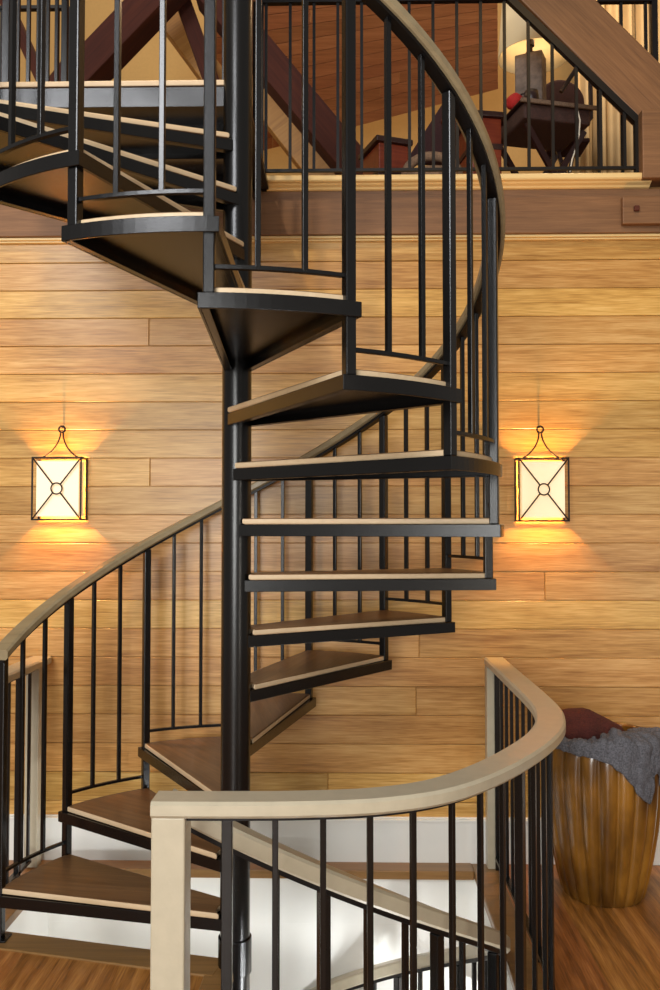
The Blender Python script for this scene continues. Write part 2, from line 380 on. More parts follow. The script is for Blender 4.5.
# tread prototype: leading edge at angle 0, body sweeps clockwise to -WD; local z=0 is frame top
rp = .0545
def tread_poly(R, off=0.0, ends=0.0):
    li = lp(rp, 55); ti = lp(rp, -WD-55)
    lo = lp(R, -ends); to = lp(R, -WD+ends)
    arc = [lp(R, -ends-(WD-2*ends)*i/10) for i in range(11)]
    hub = [lp(rp, -WD-55+(WD+110)*i/8) for i in range(9)]
    return arc, hub
def make_tread():
    arc, hub = tread_poly(RAD)
    mb = MB(); H = .042; T = .008
    # side bars
    def sidebar(p, q, sgn):
        d = (q-p).normalized(); n = Vector((-d.y, d.x, 0))*sgn
        mb.prism([tuple(v)[:2] for v in (p, q, q+n*T, p+n*T)], -H, 0)
        mb.prism([tuple(v)[:2] for v in (p+n*T, q+n*T, q+n*.03, p+n*.03)], -H, -H+.005)
    sidebar(hub[-1], arc[0], -1); sidebar(hub[0], arc[-1], 1)
    ia = [lp(RAD-T, -WD*i/10) for i in range(11)]
    mb.sweep([lp(RAD-T/2, -WD*i/14) for i in range(15)], [(-T/2,-H),(T/2,-H),(T/2,0),(-T/2,0)])
    # underside plate
    poly = [tuple(v)[:2] for v in [lp(RAD-.006, -.2-(WD-.4)*i/10) for i in range(11)]+hub]
    mb.prism(poly, -.012, -.001)
    return mb
def make_board():
    mb = MB()
    # wood inlay with overhanging nosings, stops short of the outer band
    Rb = RAD-.028
    arc = [lp(Rb, -1.1-(WD-2.2)*i/12) for i in range(13)]
    hub = [lp(rp+.012, -WD-48+(WD+96)*i/6) for i in range(7)]
    # widen nosings 6 mm outwards on both long edges
    a0 = arc[0]; h0 = hub[-1]; d = (a0-h0).normalized(); n = Vector((-d.y, d.x, 0))
    a1 = arc[-1]; h1 = hub[0]
    poly = [tuple(v)[:2] for v in arc+hub]
    mb.prism(poly, 0, .022, 0, 1)
    return mb
proto_t = proto_b = None
for n in range(1, 16):
    ang = A1-(n-1)*DA
    if proto_t is None:
        proto_t = make_tread().build('tread', 'steel', stair, bevel=.0015, seg=1)
        proto_b = make_board().build('wooden_board', ['tread', 'nose'], proto_t, bevel=.006, seg=3)
        tag(proto_b, 'brown stained board with pale front edge'); t = proto_t
    else:
        t = proto_t.copy(); C.objects.link(t); t.parent = stair
        b = proto_b.copy(); C.objects.link(b); b.parent = t
    t.location = (0, 0, .2*n-.022); t.rotation_euler = (0, 0, R_(ang))
# landing platform (top of the stair): radial edge to the left of the pole, back to the loft
mb = MB(); LX = -1.37-PX; by = 4.17-PY
z1 = 3.222
mb.box(LX, -.035, -.004, .004, z1-.022-.075, z1-.022); mb.box(LX, LX+.01, 0, by, z1-.1, z1-.022); mb.box(LX, .03, 0.0, by, z1-.05, z1-.022)
mb.box(-.045, -.035, .0, by, z1-.097, z1-.022)
for k in range(3): mb.box(LX, -.04, .25+.25*k, .29+.25*k, z1-.09, z1-.022)
land = mb.build('landing', 'steel', stair, bevel=.002)
mb = MB(); mb.prism([(LX+.0, -.012), (-.04, -.012), (.0, .06), (.02, by+.08), (LX, by+.08)], z1-.022, z1, 0, 1)
mb.build('landing_board', ['tread', 'nose'], land, bevel=.004)
# posts, balusters, bars, handrails
PR = RAD-.024; PT = .031; BT = .0155
def zrail(a): return .2+(A1-a)/DA*.2+.85
def sqpost(name, r, a, z0, z1, t, parent, mat='steel', slope=0):
    mb = MB(); ca = lp(r, a); u = lp(1, a); v = Vector((-u.y, u.x, 0))
    q = [ca+u*sx*t/2+v*sy*t/2 for sx, sy in ((-1,-1),(1,-1),(1,1),(-1,1))]
    mb.prism([tuple(p)[:2] for p in q], z0, z1)
    return mb.build(name, mat, parent, bevel=t*.12, seg=2)
an = [A1-n*DA-1.67 for n in range(0, 16)]
for i, a in enumerate(an):
    z0 = .2*i-.022 if i > 0 else 0.006
    sqpost('post', PR, a, z0, zrail(a)+.004, PT, stair)
    if i == 0:
        mb = MB(); c = lp(PR, a); mb.box(c.x-.035, c.x+.035, c.y-.035, c.y+.035, .006, .014)
        mb.build('post_foot', 'steel', stair, bevel=.002)
    if i < 15:
        zb = .2*(i+1)-.022+.072
        for k in (1, 2):
            ab = a-DA*k/3
            sqpost('baluster', PR, ab, zb, zrail(ab)+.004, BT, stair)
        mb = MB(); pts = [lp(PR, a-.9-(DA-1.8)*j/10, zb) for j in range(11)]
        mb.sweep(pts, [(-.0075,-.006),(.0075,-.006),(.0075,.006),(-.0075,.006)])
        mb.build('bottom_bar', 'steel', stair, bevel=.001, seg=1)
def helix(a0, a1, zf, r=PR, n=120): return [lp(r, a0+(a1-a0)*i/n, zf(a0+(a1-a0)*i/n)) for i in range(n+1)]
mb = MB(); hp = helix(an[0]+1.6, an[15], zrail)
mb.sweep(hp, rect(.070, .012, .050, .008)); hr = mb.build('handrail', 'rail_wood_shaded', stair, smooth=False)
mb = MB(); mb.sweep(hp, [(-.019, 0), (.019, 0), (.019, .012), (-.019, .012)]); mb.build('under_rail', 'steel_rail', hr)
# lower flight: treads, rail, posts
LA = 268.2
def zlow(a): return .870-(a-262)*.0085
for k in range(0, 11):
    a0 = LA+1.67+k*DA+DA     # leading (upper) edge angles run clockwise
    t = proto_t.copy(); C.objects.link(t); t.parent = stair
    b = proto_b.copy(); C.objects.link(b); b.parent = t
    t.location = (0, 0, -.2*(k+1)-.022); t.rotation_euler = (0, 0, R_(a0+WD-DA))
lowroot = stair
mb = MB(); hp = helix(LA-1, LA+DA*10, zlow)
mb.sweep(hp, rect(.070, .012, .066, .008)); hr2 = mb.build('lower_handrail', 'taupe', stair)
mb = MB(); mb.sweep(hp, [(-.019, -.004), (.019, -.004), (.019, .012), (-.019, .012)]); mb.build('under_rail', 'steel_rail', hr2)
for k in range(0, 10):
    a = LA+k*DA; top = zlow(a)
    sqpost('post', PR, a, -.2*(k+1)-.022, top, PT, stair)
    zb = -.2*(k+1)-.022+.072
    for j in (1, 2):
        ab = a+DA*j/3
        sqpost('baluster', PR, ab, zb, zlow(ab), BT, stair)
    mb = MB(); pts = [lp(PR, a+.9+(DA-1.8)*j/10, zb) for j in range(11)]
    mb.sweep(pts, [(-.0075,-.006),(.0075,-.006),(.0075,.006),(-.0075,.006)]); mb.build('bottom_bar', 'steel', stair)
# ------------------------------------------------------------------ STAIRWELL GUARD (right)
def arclen(path):
    L = [0]
    for i in range(1, len(path)): L.append(L[-1]+(Vector(path[i])-Vector(path[i-1])).length)
    return L
def point_at(path, L, s):
    for i in range(1, len(path)):
        if L[i] >= s:
            t = (s-L[i-1])/(L[i]-L[i-1]); a = Vector(path[i-1]); b = Vector(path[i]); return a+(b-a)*t, (b-a).normalized()
    return Vector(path[-1]), (Vector(path[-1])-Vector(path[-2])).normalized()
RT = .96
def guard(name, label, path, newels, step, first, posts, spacing_end):
    root = empty(name, (path[0][0], path[0][1], 0)); tag(root, label, 'railing', 'stairwell guard railings')
    ox, oy = path[0]
    loc = [(p[0]-ox, p[1]-oy, 0) for p in path]
    mb = MB(); mb.sweep(loc, rect(.094, RT-.037, RT, .007)); mb.build('handrail', 'taupe', root)
    mb = MB(); mb.sweep(loc[1:-1], [(-.019, RT-.049), (.019, RT-.049), (.019, RT-.037), (-.019, RT-.037)]); mb.build('under_rail', 'steel_rail', root)
    mb = MB(); mb.sweep(loc[3:-1], [(-.012, .05), (.012, .05), (.012, .064), (-.012, .064)]); mb.build('bottom_rail', 'steel', root)
    for (x, y, w, d) in newels:
        mb = MB(); mb.box(x-ox-w/2, x-ox+w/2, y-oy-d/2, y-oy+d/2, .006, RT-.036); mb.build('newel_post', 'taupe', root, bevel=.004)
    L = arclen(path); s = first; k = 0
    while s < L[-1]-spacing_end:
        p, t = point_at(path, L, s); q = Vector((p.x-ox, p.y-oy, 0)); n = Vector((t.y, -t.x, 0)); tv = Vector((t.x, t.y, 0))
        thick = .024 if k in posts else .0135
        mb = MB(); cs = [q+tv*a*thick/2+n*b*thick/2 for a, b in ((-1,-1),(1,-1),(1,1),(-1,1))]
        mb.prism([tuple(v)[:2] for v in cs], .006 if k in posts else .055, RT-.045)
        mb.build('post' if k in posts else 'baluster', 'steel', root, bevel=.0015, seg=1)
        s += step if k < 4 else step*1.12; k += 1
    return root
guard('stairwell_railing', 'curved taupe railing with black balusters around the stairwell in front', GP, [(-.402, 2.03, .076, .08), (.665, 4.155, .062, .06)], .1085, .165, (0, 8, 15, 22), .06)
LP2 = [(-1.345, 3.42), (-1.35, 3.5), (-1.36, 3.6), (-1.375, 3.75), (-1.39, 3.9), (-1.41, 4.05), (-1.43, 4.19)]
LP2 = [(-1.45, 3.34), (-1.45, 3.45), (-1.45, 3.6), (-1.45, 3.75), (-1.45, 3.9), (-1.45, 4.05), (-1.45, 4.19)]
guard('stairwell_railing', 'short taupe railing at far left between stair and plank wall', LP2, [(-1.462, 4.13, .062, .06)], .1165, .10, (0, 4), .1)
# ------------------------------------------------------------------ LANDING RAILINGS
def straight_rail(name, label, a, b, z0, z1, thick_ends, n, group='landing railings'):
    root = empty(name, (a[0], a[1], z0)); tag(root, label, 'railing', group)
    d = Vector((b[0]-a[0], b[1]-a[1], 0)); h = z1-z0
    mb = MB(); mb.bar((0,0,h), (d.x, d.y, h), .038, .012); mb.build('top_rail', 'steel', root)
    mb = MB(); mb.bar((0,0,h+.025), (d.x, d.y, h+.025), .07, .038); mb.build('handrail', 'rail_wood_shaded', root, bevel=.006)
    mb = MB(); mb.bar((0,0,.075), (d.x, d.y, .075), .015, .012); mb.build('bottom_rail', 'steel', root)
    for i in range(n+1):
        p = d*i/n; t = .028 if i in (0, n) and thick_ends else .0155
        mb = MB(); mb.box(p.x-t/2, p.x+t/2, p.y-t/2, p.y+t/2, 0 if i in (0, n) else .075, h)
        mb.build('post' if i in (0, n) and thick_ends else 'baluster', 'steel', root, bevel=.0015, seg=1)
    return root
straight_rail('landing_railing', 'black baluster railing along the outer left side of the top landing', (-1.335, 3.38), (-1.335, 4.08), z1, z1+.95, True, 6)
straight_rail('landing_railing', 'black baluster railing beside the pole at the top landing', (-.478, 3.40), (-.478, 4.1), z1, z1+.95, True, 6)
# ------------------------------------------------------------------ LOFT RAILINGS
YL = 4.17
def loft_rail():
    ox = at(262, 100, YL).x
    root = empty('loft_railing', (ox, YL, CAPZ)); tag(root, 'black metal loft railing above the plank wall with slanted right end', 'railing', )
    ztop = at(400, 1, YL).z; zbot = at(400, 170, YL).z
    p0 = at(503, -8, YL); p1 = at(637, 121, YL)
    loc = lambda x, z: Vector((x-ox, 0, z-CAPZ))
    sl = (p1.z-p0.z)/(p1.x-p0.x)
    xtop = p0.x+(ztop-p0.z)/sl
    mb = MB(); mb.bar(loc(ox, ztop), loc(xtop, ztop), .03, .016); mb.build('top_rail', 'steel_rail', root)
    mb = MB(); mb.bar(loc(xtop-.02, ztop+.015), loc(p1.x, p1.z), .03, .032); mb.build('slanted_rail', 'steel_rail', root)
    mb = MB(); mb.bar(loc(ox, zbot), loc(p1.x, zbot), .016, .014); mb.build('bottom_rail', 'steel_rail', root)
    x = ox; k = 0
    xs = [ox, at(266,100,YL).x]+[at(266.3+23.85*i, 100, YL).x for i in range(1, 16)]
    for x in xs:
        zt = ztop if x < xtop else p0.z+sl*(x-p0.x)
        mb = MB(); mb.box(x-ox-.007, x-ox+.007, -.007, .007, zbot-CAPZ, zt-CAPZ); mb.build('baluster', 'steel_rail', root)
    for x in (ox-.03, p1.x):
        mb = MB(); mb.box(x-ox-.013, x-ox+.013, -.013, .013, .006, (ztop if x < 0 else p1.z)-CAPZ); mb.build('post', 'steel_rail', root)
    return root
loft_rail()
def small_rail(label, xa, xb, y, xs, ends):
    root = empty('loft_railing', (xa, y, CAPZ)); tag(root, label, 'railing')
    zt = at(640, 1, y).z
    mb = MB(); mb.bar((0,0,zt-CAPZ), (xb-xa,0,zt-CAPZ), .03, .016); mb.build('top_rail', 'steel_rail', root)
    mb = MB(); mb.bar((0,0,.05), (xb-xa,0,.05), .016, .014); mb.build('bottom_rail', 'steel_rail', root)
    for i, x in enumerate(xs):
        t = .014 if i in ends else .007
        mb = MB(); mb.box(x-xa-t, x-xa+t, -t, t, .006, zt-CAPZ); mb.build('post' if i in ends else 'baluster', 'steel_rail', root)
yr = 4.30
xs = [at(q, 20, yr).x for q in (597.5, 621, 645.5, 654)]
small_rail('black loft railing section at top right behind the big diagonal timber', xs[0], xs[-1], yr, xs, (3,))
yr = 4.25
xs = [at(q, 20, yr).x for q in (-18, 2, 14, 40, 48, 58, 68)]
small_rail('black loft railing section at top left beyond the landing', xs[0], xs[-1], yr, xs, (6,))
# ------------------------------------------------------------------ LOFT ROOM
mb = MB(); mb.box(X0, X1, WY+.0, 8.2, 3.10, 3.205)
struct(mb.build('floor_loft', 'nosingfloor'))
mb = MB(); mb.box(X0, X1, 7.6, 7.7, 3.2, 8.5); struct(mb.build('wall_loft_back', 'drywall'))
mb = MB(); mb.box(X1, X1+.1, 4.0, 7.7, 3.2, 8.5); struct(mb.build('wall_loft_right', 'drywall'))
mb = MB(); mb.box(X0-.1, X0, 4.0, 7.7, 3.2, 8.5); struct(mb.build('wall_loft_left', 'drywall'))
# sloped board ceiling at the right of the stair: plane falling toward the back
def ceil_pt(x, y):
    d = ray(x, y)   # plane z = 8.35 - .5*Y
    k = (8.35-EYE)/(d[2]+.5*d[1]); return Vector((d[0]*k, d[1]*k, d[2]*k+EYE))
def sloped_boards():
    # corners of the visible end of the slope, built as boards stacked down the slope
    A = ceil_pt(208, 165); B = ceil_pt(498, 89); Cc = ceil_pt(497, -90); D = ceil_pt(208, -90)
    mb = MB(); ids = []
    nrm = Vector((0, .5, 1)).normalized()
    rows = 16
    for i in range(rows):
        a0, a1 = i/rows, (i+1)/rows-.004
        p = A.lerp(D, a0); q = B.lerp(Cc, a0); r = B.lerp(Cc, a1); s = A.lerp(D, a1)
        cuts = [0, random.uniform(.2, .5), random.uniform(.6, .85), 1]
        for j in range(3):
            u0, u1 = cuts[j]+.001, cuts[j+1]
            v = [p.lerp(q, u0), p.lerp(q, u1), s.lerp(r, u1), s.lerp(r, u0)]
            mb.add(v+[x+nrm*.03 for x in v], [(0,1,2,3),(7,6,5,4),(0,4,5,1),(1,5,6,2),(2,6,7,3),(3,7,4,0)]); ids += [(i, j)]*6
    o = mb.build('ceiling_slope', 'ceil'); set_tone(o, ids); return struct(o)
sloped_boards()
def timber(name, label, a, b, Y, depth, thick, mat, group=None):
    """a, b: points (x, z) on the plane Y; beam in that plane"""
    A = at(a[0], a[1], Y); B = at(b[0], b[1], Y); L = (B-A).length
    mb = MB(); mb.box(0, L, 0, depth, -thick/2, thick/2)
    o = mb.build(name, mat, bevel=.006)
    ang = math.atan2(B.z-A.z, B.x-A.x); o.location = A; o.rotation_euler = (0, -ang, 0)
    tag(o, label, 'beam', group); return o
sc = lambda px, Y: px*Y/FPX
timber('timber_brace', 'broad pale brown diagonal timber at top right above the loft railing', (518.5, -40), (674, 114), 4.19, .10, sc(54, 4.19), 'timber')
timber('timber_brace', 'dark diagonal roof timber left of the stair pole rising to the right', (44, 104), (186, -44), 5.2, .2, sc(31, 5.2), 'timber_dark')
timber('timber_brace', 'dark diagonal roof timber right of the pole falling behind the loft railing', (205, -18), (380, 192), 5.3, .2, sc(31, 5.3), 'timber_dark')
timber('timber_brace', 'steep dark timber just left of the pole rising out of view', (172, -30), (222, 110), 5.5, .2, sc(16, 5.5), 'timber_dark')
timber('timber_brace', 'golden lit timber along the steep dark timber left of the pole', (116, -57), (236, 106), 5.75, .12, sc(25, 5.75), 'golden')
timber('timber_brace', 'golden board band beneath the dark timber right of the pole', (236, 60), (345, 200), 5.5, .1, sc(31, 5.5), 'golden')
timber('timber_brace', 'slim dark roof brace falling rightward behind the far left landing balusters', (-10, -30), (55, 110), 5.65, .14, sc(11, 5.65), 'timber_dark')
timber('timber_brace', 'short reddish timber behind the left landing balusters', (30, 110), (84, 40), 6.0, .14, sc(12, 6.0), 'timber_dark')
# post below the big brace at right with block and bolt
a = at(641, 187, 4.13); b = at(690, 117, 4.13)
mb = MB(); mb.box(a.x, b.x+.1, 4.10, 4.24, 3.19, at(641, 112, 4.13).z)
tag(mb.build('timber_post', 'timber', bevel=.004), 'pale brown timber stub at right edge under the diagonal timber', 'beam')
a = at(622, 197, 4.15); b = at(668, 224, 4.15)
mb = MB(); mb.box(a.x, b.x, 4.14, 4.175, b.z, a.z); blk = mb.build('timber_block', 'timber', bevel=.004)
tag(blk, 'flat wooden block with a bolt on the beam at right', 'block')
c = at(636, 209, 4.14); mb = MB(); mb.box(c.x-.012, c.x+.012, 4.122, 4.142, c.z-.012, c.z+.012); mb.build('bolt', 'timber_dark', blk, bevel=.003)
# curtains behind the railing (right)
mb = MB(); n = 160; xa, xb = at(575, 100, 6.6).x, at(720, 100, 6.6).x
vs = []
for i in range(n+1):
    u = i/n; x = xa+(xb-xa)*u; y = 6.6+.05*math.sin(u*62)+.02*math.sin(u*145+1)
    vs += [(x, y, 3.3), (x, y, 6.4)]
mb.add(vs, [(2*i, 2*i+2, 2*i+3, 2*i+1) for i in range(n)]); cu = mb.build('curtain', 'curtain', smooth=True)
s = cu.modifiers.new('s', 'SOLIDIFY'); s.thickness = .006
tag(cu, 'cream curtain hanging behind the right end of the loft railing', 'curtain')
# ------------------------------------------------------------------ LOFT FURNITURE
def on(x, y, Y): return at(x, y, Y)
# tray table with crossed legs
TY = 4.85; tz = on(550, 118, TY).z; LFZ = 3.205
tx0, tx1 = on(507, 118, TY).x, on(578, 118, TY).x; tcx = (tx0+tx1)/2; tw = (tx1-tx0)
tt = empty('tray_table', (tcx, TY, LFZ), R_(14)); tag(tt, 'dark wicker tray table with crossed legs behind the loft railing', 'table')
h = tz-LFZ
mb = MB(); mb.box(-tw/2-.02, tw/2+.02, -.2, .2, h-.012, h); mb.build('table_top', 'dark_wood', tt, bevel=.006)
mb = MB(); mb.box(-tw/2, tw/2, -.18, .18, h-.10, h-.012); mb.build('wicker_box', 'wicker', tt, bevel=.012)
mb = MB(); mb.box(-tw/2-.03, tw/2+.03, -.215, -.2, h-.03, h-.008); mb.build('front_edge', 'arch', tt, bevel=.003)
for y in (-.16, .16):
    mb = MB(); mb.bar((-tw/2+.02, y, h-.12), (tw/2-.06, y, 0), .022, .03); mb.build('leg', 'dark_wood', tt)
    mb = MB(); mb.bar((tw/2-.02, y+.024, h-.12), (-tw/2+.06, y+.024, 0), .022, .03); mb.build('leg', 'dark_wood', tt)
# lamp
lx, ly = on(530, 90, TY+.02).x, TY+.0
lamp = empty('table_lamp', (lx, ly, tz)); tag(lamp, 'table lamp with square stone base and wide cream drum shade', 'lamp')
zb = on(530, 57, ly).z-tz
mb = MB(); mb.box(-.075, .075, -.055, .055, 0, zb); o = mb.build('lamp_base', 'stone', lamp, bevel=.006)
o.rotation_euler = (0, 0, R_(-25))
mb = MB(); mb.tube([(0,0,zb), (0,0,zb+.02), (0,0,zb+.021), (0,0,zb+.06), (0,0,zb+.061), (0,0,zb+.09)], [.03,.03,.012,.012,.022,.022], 12); mb.build('lamp_neck', 'iron', lamp)
srz = on(533, 57, ly).z-tz; sx = on(534, 57, ly).x-lx
rr = sc(36, ly)
mb = MB(); k = 48; vs = []
for z, r in ((srz, rr), (srz+.36, rr*.86)):
    vs += [(sx+r*math.cos(2*math.pi*j/k), r*math.sin(2*math.pi*j/k), z) for j in range(k)]
mb.add(vs, [(j, (j+1) % k, k+(j+1) % k, k+j) for j in range(k)]); o = mb.build('lamp_shade', 'shade', lamp, smooth=True)
s = o.modifiers.new('s', 'SOLIDIFY'); s.thickness = .004
# red cushion, dark basket on the table
def blob(name, mat, c, r, label=None, cat=None, parent=None, seed=0, amp=.1, rot=0):
    bm = bmesh.new(); bmesh.ops.create_icosphere(bm, subdivisions=4, radius=1); rnd = random.Random(seed); ph = [rnd.uniform(0, 6) for _ in range(9)]
    for v in bm.verts:
        p = v.co; d = 1+amp*(math.sin(3*p.x+ph[0])*math.cos(2.5*p.y+ph[1])+.5*math.sin(6*p.z+ph[2]+3*p.x)+.3*math.sin(9*p.x+ph[3]))
        sgn = lambda q, e: math.copysign(abs(q)**e, q)
        v.co = Vector((p.x*d*r[0], p.y*d*r[1], p.z*d*r[2]))
    for f in bm.faces: f.smooth = True
    me = bpy.data.meshes.new(name); bm.to_mesh(me); bm.free(); me.materials.append(M[mat])
    o = bpy.data.objects.new(name, me); C.objects.link(o); o.location = c; o.rotation_euler = (0, 0, rot)
    if parent: o.parent = parent
    if label: tag(o, label, cat)
    return o
p = on(515, 106, TY-.1); blob('cushion', 'red', (p.x, TY-.1, tz+.042), (.05, .05, .042), 'small red cushion on the tray table by the lamp', 'cushion', amp=.05)
p = on(531, 104, TY-.12); mb = MB()
mb.tube([(0,0,.001),(0,0,.05),(0,0,.085)], [.035,.04,.036], 16); o = mb.build('mug', 'dark_wood', loc=(p.x, TY-.13, tz), smooth=True); tag(o, 'small dark pot beside the red cushion on the table', 'pot')
hb = MB(); hb.tube([(-.04,0,.03),(-.058,0,.045),(-.055,0,.07),(-.036,0,.075)], .005, 8); hb.build('handle', 'dark_wood', o)
# dark arm chair with rounded back behind the table
CY = 5.8; c0 = on(560, 96, CY)
ch = empty('armchair', (c0.x, CY, LFZ), R_(10)); tag(ch, 'dark armchair with rounded back behind the tray table', 'chair')
hz = on(560, 82, CY).z-LFZ; w_ = sc(24, CY)
mb = MB(); prof = []
for i in range(17):
    t = math.pi*i/16; prof.append((w_*math.cos(t), hz-.14+.14*math.sin(t)))
prof = [(w_, hz-.34)]+prof+[(-w_, hz-.34)]
k = len(prof); mb.add([(x, -.04, z) for x, z in prof]+[(x, .04, z) for x, z in prof], [tuple(range(k)), tuple(range(2*k-1, k-1, -1))]+[(j, (j+1) % k, k+(j+1) % k, k+j) for j in range(k)])
mb.build('backrest', 'brown_fabric', ch, bevel=.015, seg=3)
mb = MB(); mb.box(-w_, w_, -.38, .04, .16, .28); mb.build('seat', 'brown_fabric', ch, bevel=.03, seg=3)
for sx_ in (-1, 1):
    for y in (-.34, .0): mb = MB(); mb.box(sx_*(w_-.03)-.02, sx_*(w_-.03)+.02, y-.02, y+.02, 0, .17); mb.build('leg', 'dark_wood', ch)
# folding chair with bent frame right of the table
FY = 5.05
fc = empty('folding_chair', (on(585, 110, FY).x, FY, LFZ)); tag(fc, 'dark folding chair frame with angled arms right of the tray table', 'chair')
q = lambda x, y, Y=FY: tuple(on(x, y, Y)-Vector(fc.location))
mb = MB(); mb.tube([q(561, 92), q(578, 66), q(590, 62), q(591, 118), q(583, 128), q(560, 150)], .013, 10); mb.build('side_frame', 'dark_wood', fc)
mb = MB(); mb.tube([q(561, 92, FY+.22), q(578, 66, FY+.22), q(590, 62, FY+.22), q(591, 118, FY+.22), q(583, 128, FY+.22), q(560, 150, FY+.22)], .013, 10); mb.build('side_frame', 'dark_wood', fc)
mb = MB(); a1_ = Vector(q(552, 140)); b1_ = Vector(q(590, 137)); mb.box(a1_.x, b1_.x, 0, .22, a1_.z-.012, a1_.z+.012); mb.build('seat', 'brown_fabric', fc, bevel=.005)
for dx in (0, 1):
    for yy in (0.02, .20):
        x = a1_.x+.02+dx*(b1_.x-a1_.x-.04); mb = MB(); mb.bar((x, yy, 0), (a1_.x+.02+(1-dx)*.12, yy, a1_.z), .02, .02); mb.build('leg', 'dark_wood', fc)
mb = MB(); cy_ = 4.55
mb.tube([on(*pp, cy_) for pp in ((577, 108), (580, 120), (579, 135), (576, 148), (572, 160), (570, 172))], .004, 8)
tag(mb.build('power_cord', 'cord', smooth=True), 'thin white cord hanging at right of the tray table', 'cord')
# reddish chests with dark tops
def chest(label, xl, xr, ytop, Y, rz, dep, width=None):
    a = on(xl, ytop, Y); b = on(xr, ytop, Y); wd = (b.x-a.x); hh = a.z-LFZ
    r = empty('wooden_chest', ((a.x+b.x)/2, Y+dep/2, LFZ), rz); tag(r, label, 'chest')
    mb = MB(); mb.box(-wd/2, wd/2, -dep/2, dep/2, 0.0, hh-.03); mb.build('body', 'red_wood', r, bevel=.006)
    mb = MB(); mb.box(-wd/2-.02, wd/2+.02, -dep/2-.02, dep/2+.02, hh-.03, hh); mb.build('lid', 'dark_wood', r, bevel=.005)
    for z in (.2, hh-.2):
        mb = MB(); mb.box(-wd/2-.006, wd/2+.006, -dep/2-.006, dep/2+.006, z, z+.03); mb.build('band', 'dark_wood', r, bevel=.002)
chest('tall reddish wooden chest with dark lid left of the table lamp', 467, 498, 112, 4.68, R_(10), .26)
chest('low reddish wooden chest seen through railing beneath the sloping boards', 370, 402, 138, 4.62, R_(20), .24)
def slanted_chair():
    Y = 5.45; root = empty('lounge_chair', (on(425, 150, Y).x, Y, LFZ)); tag(root, 'dark reclining wooden chair with tall slanted back in the loft', 'chair')
    g = lambda x, y, Y_=Y: Vector(tuple(on(x, y, Y_)))-Vector(root.location)
    mb = MB(); poly = [g(405, 162), g(442, 104), g(470, 108), g(462, 162)]
    mb.add([p for p in poly]+[p+Vector((0, .06, 0)) for p in poly], [(0,1,2,3),(7,6,5,4),(0,4,5,1),(1,5,6,2),(2,6,7,3),(3,7,4,0)]); mb.build('backrest', 'brown_fabric', root, bevel=.008)
    mb = MB(); a = g(404, 160); b = g(466, 160); mb.box(a.x, b.x, -.34, .08, .30, .40); mb.build('seat', 'red_wood', root, bevel=.01)
    mb = MB(); mb.bar(g(443, 118, Y-.08), g(466, 132, Y-.08), .05, .06); mb.build('arm', 'red_wood', root, bevel=.006)
    for x in (a.x+.03, b.x-.03):
        for y in (-.30, .04): mb = MB(); mb.box(x-.02, x+.02, y-.02, y+.02, 0, .3); mb.build('leg', 'dark_wood', root)
slanted_chair()
Y = 4.52; mb = MB(); cc = on(432, 176, Y); rx = sc(27, Y)
pts = [(rx*math.cos(math.pi*i/24), 0, rx*.75*math.sin(math.pi*i/24)) for i in range(25)]
mb.tube(pts, .024, 10); o = mb.build('hoop', 'arch', loc=(cc.x, Y, cc.z), smooth=True)
gb = empty('hoop_basket', (cc.x, Y, LFZ)); tag(gb, 'grey woven basket with an arched handle behind the loft railing', 'basket')
o.name = 'handle'; o.parent = gb; o.location = (0, 0, cc.z-LFZ)
mb = MB(); mb.tube([(0,0,0), (0,0,.1), (0,0,cc.z-LFZ)], [rx*.75, rx*.95, rx], 24); mb.build('basket_body', 'arch', gb, smooth=True)
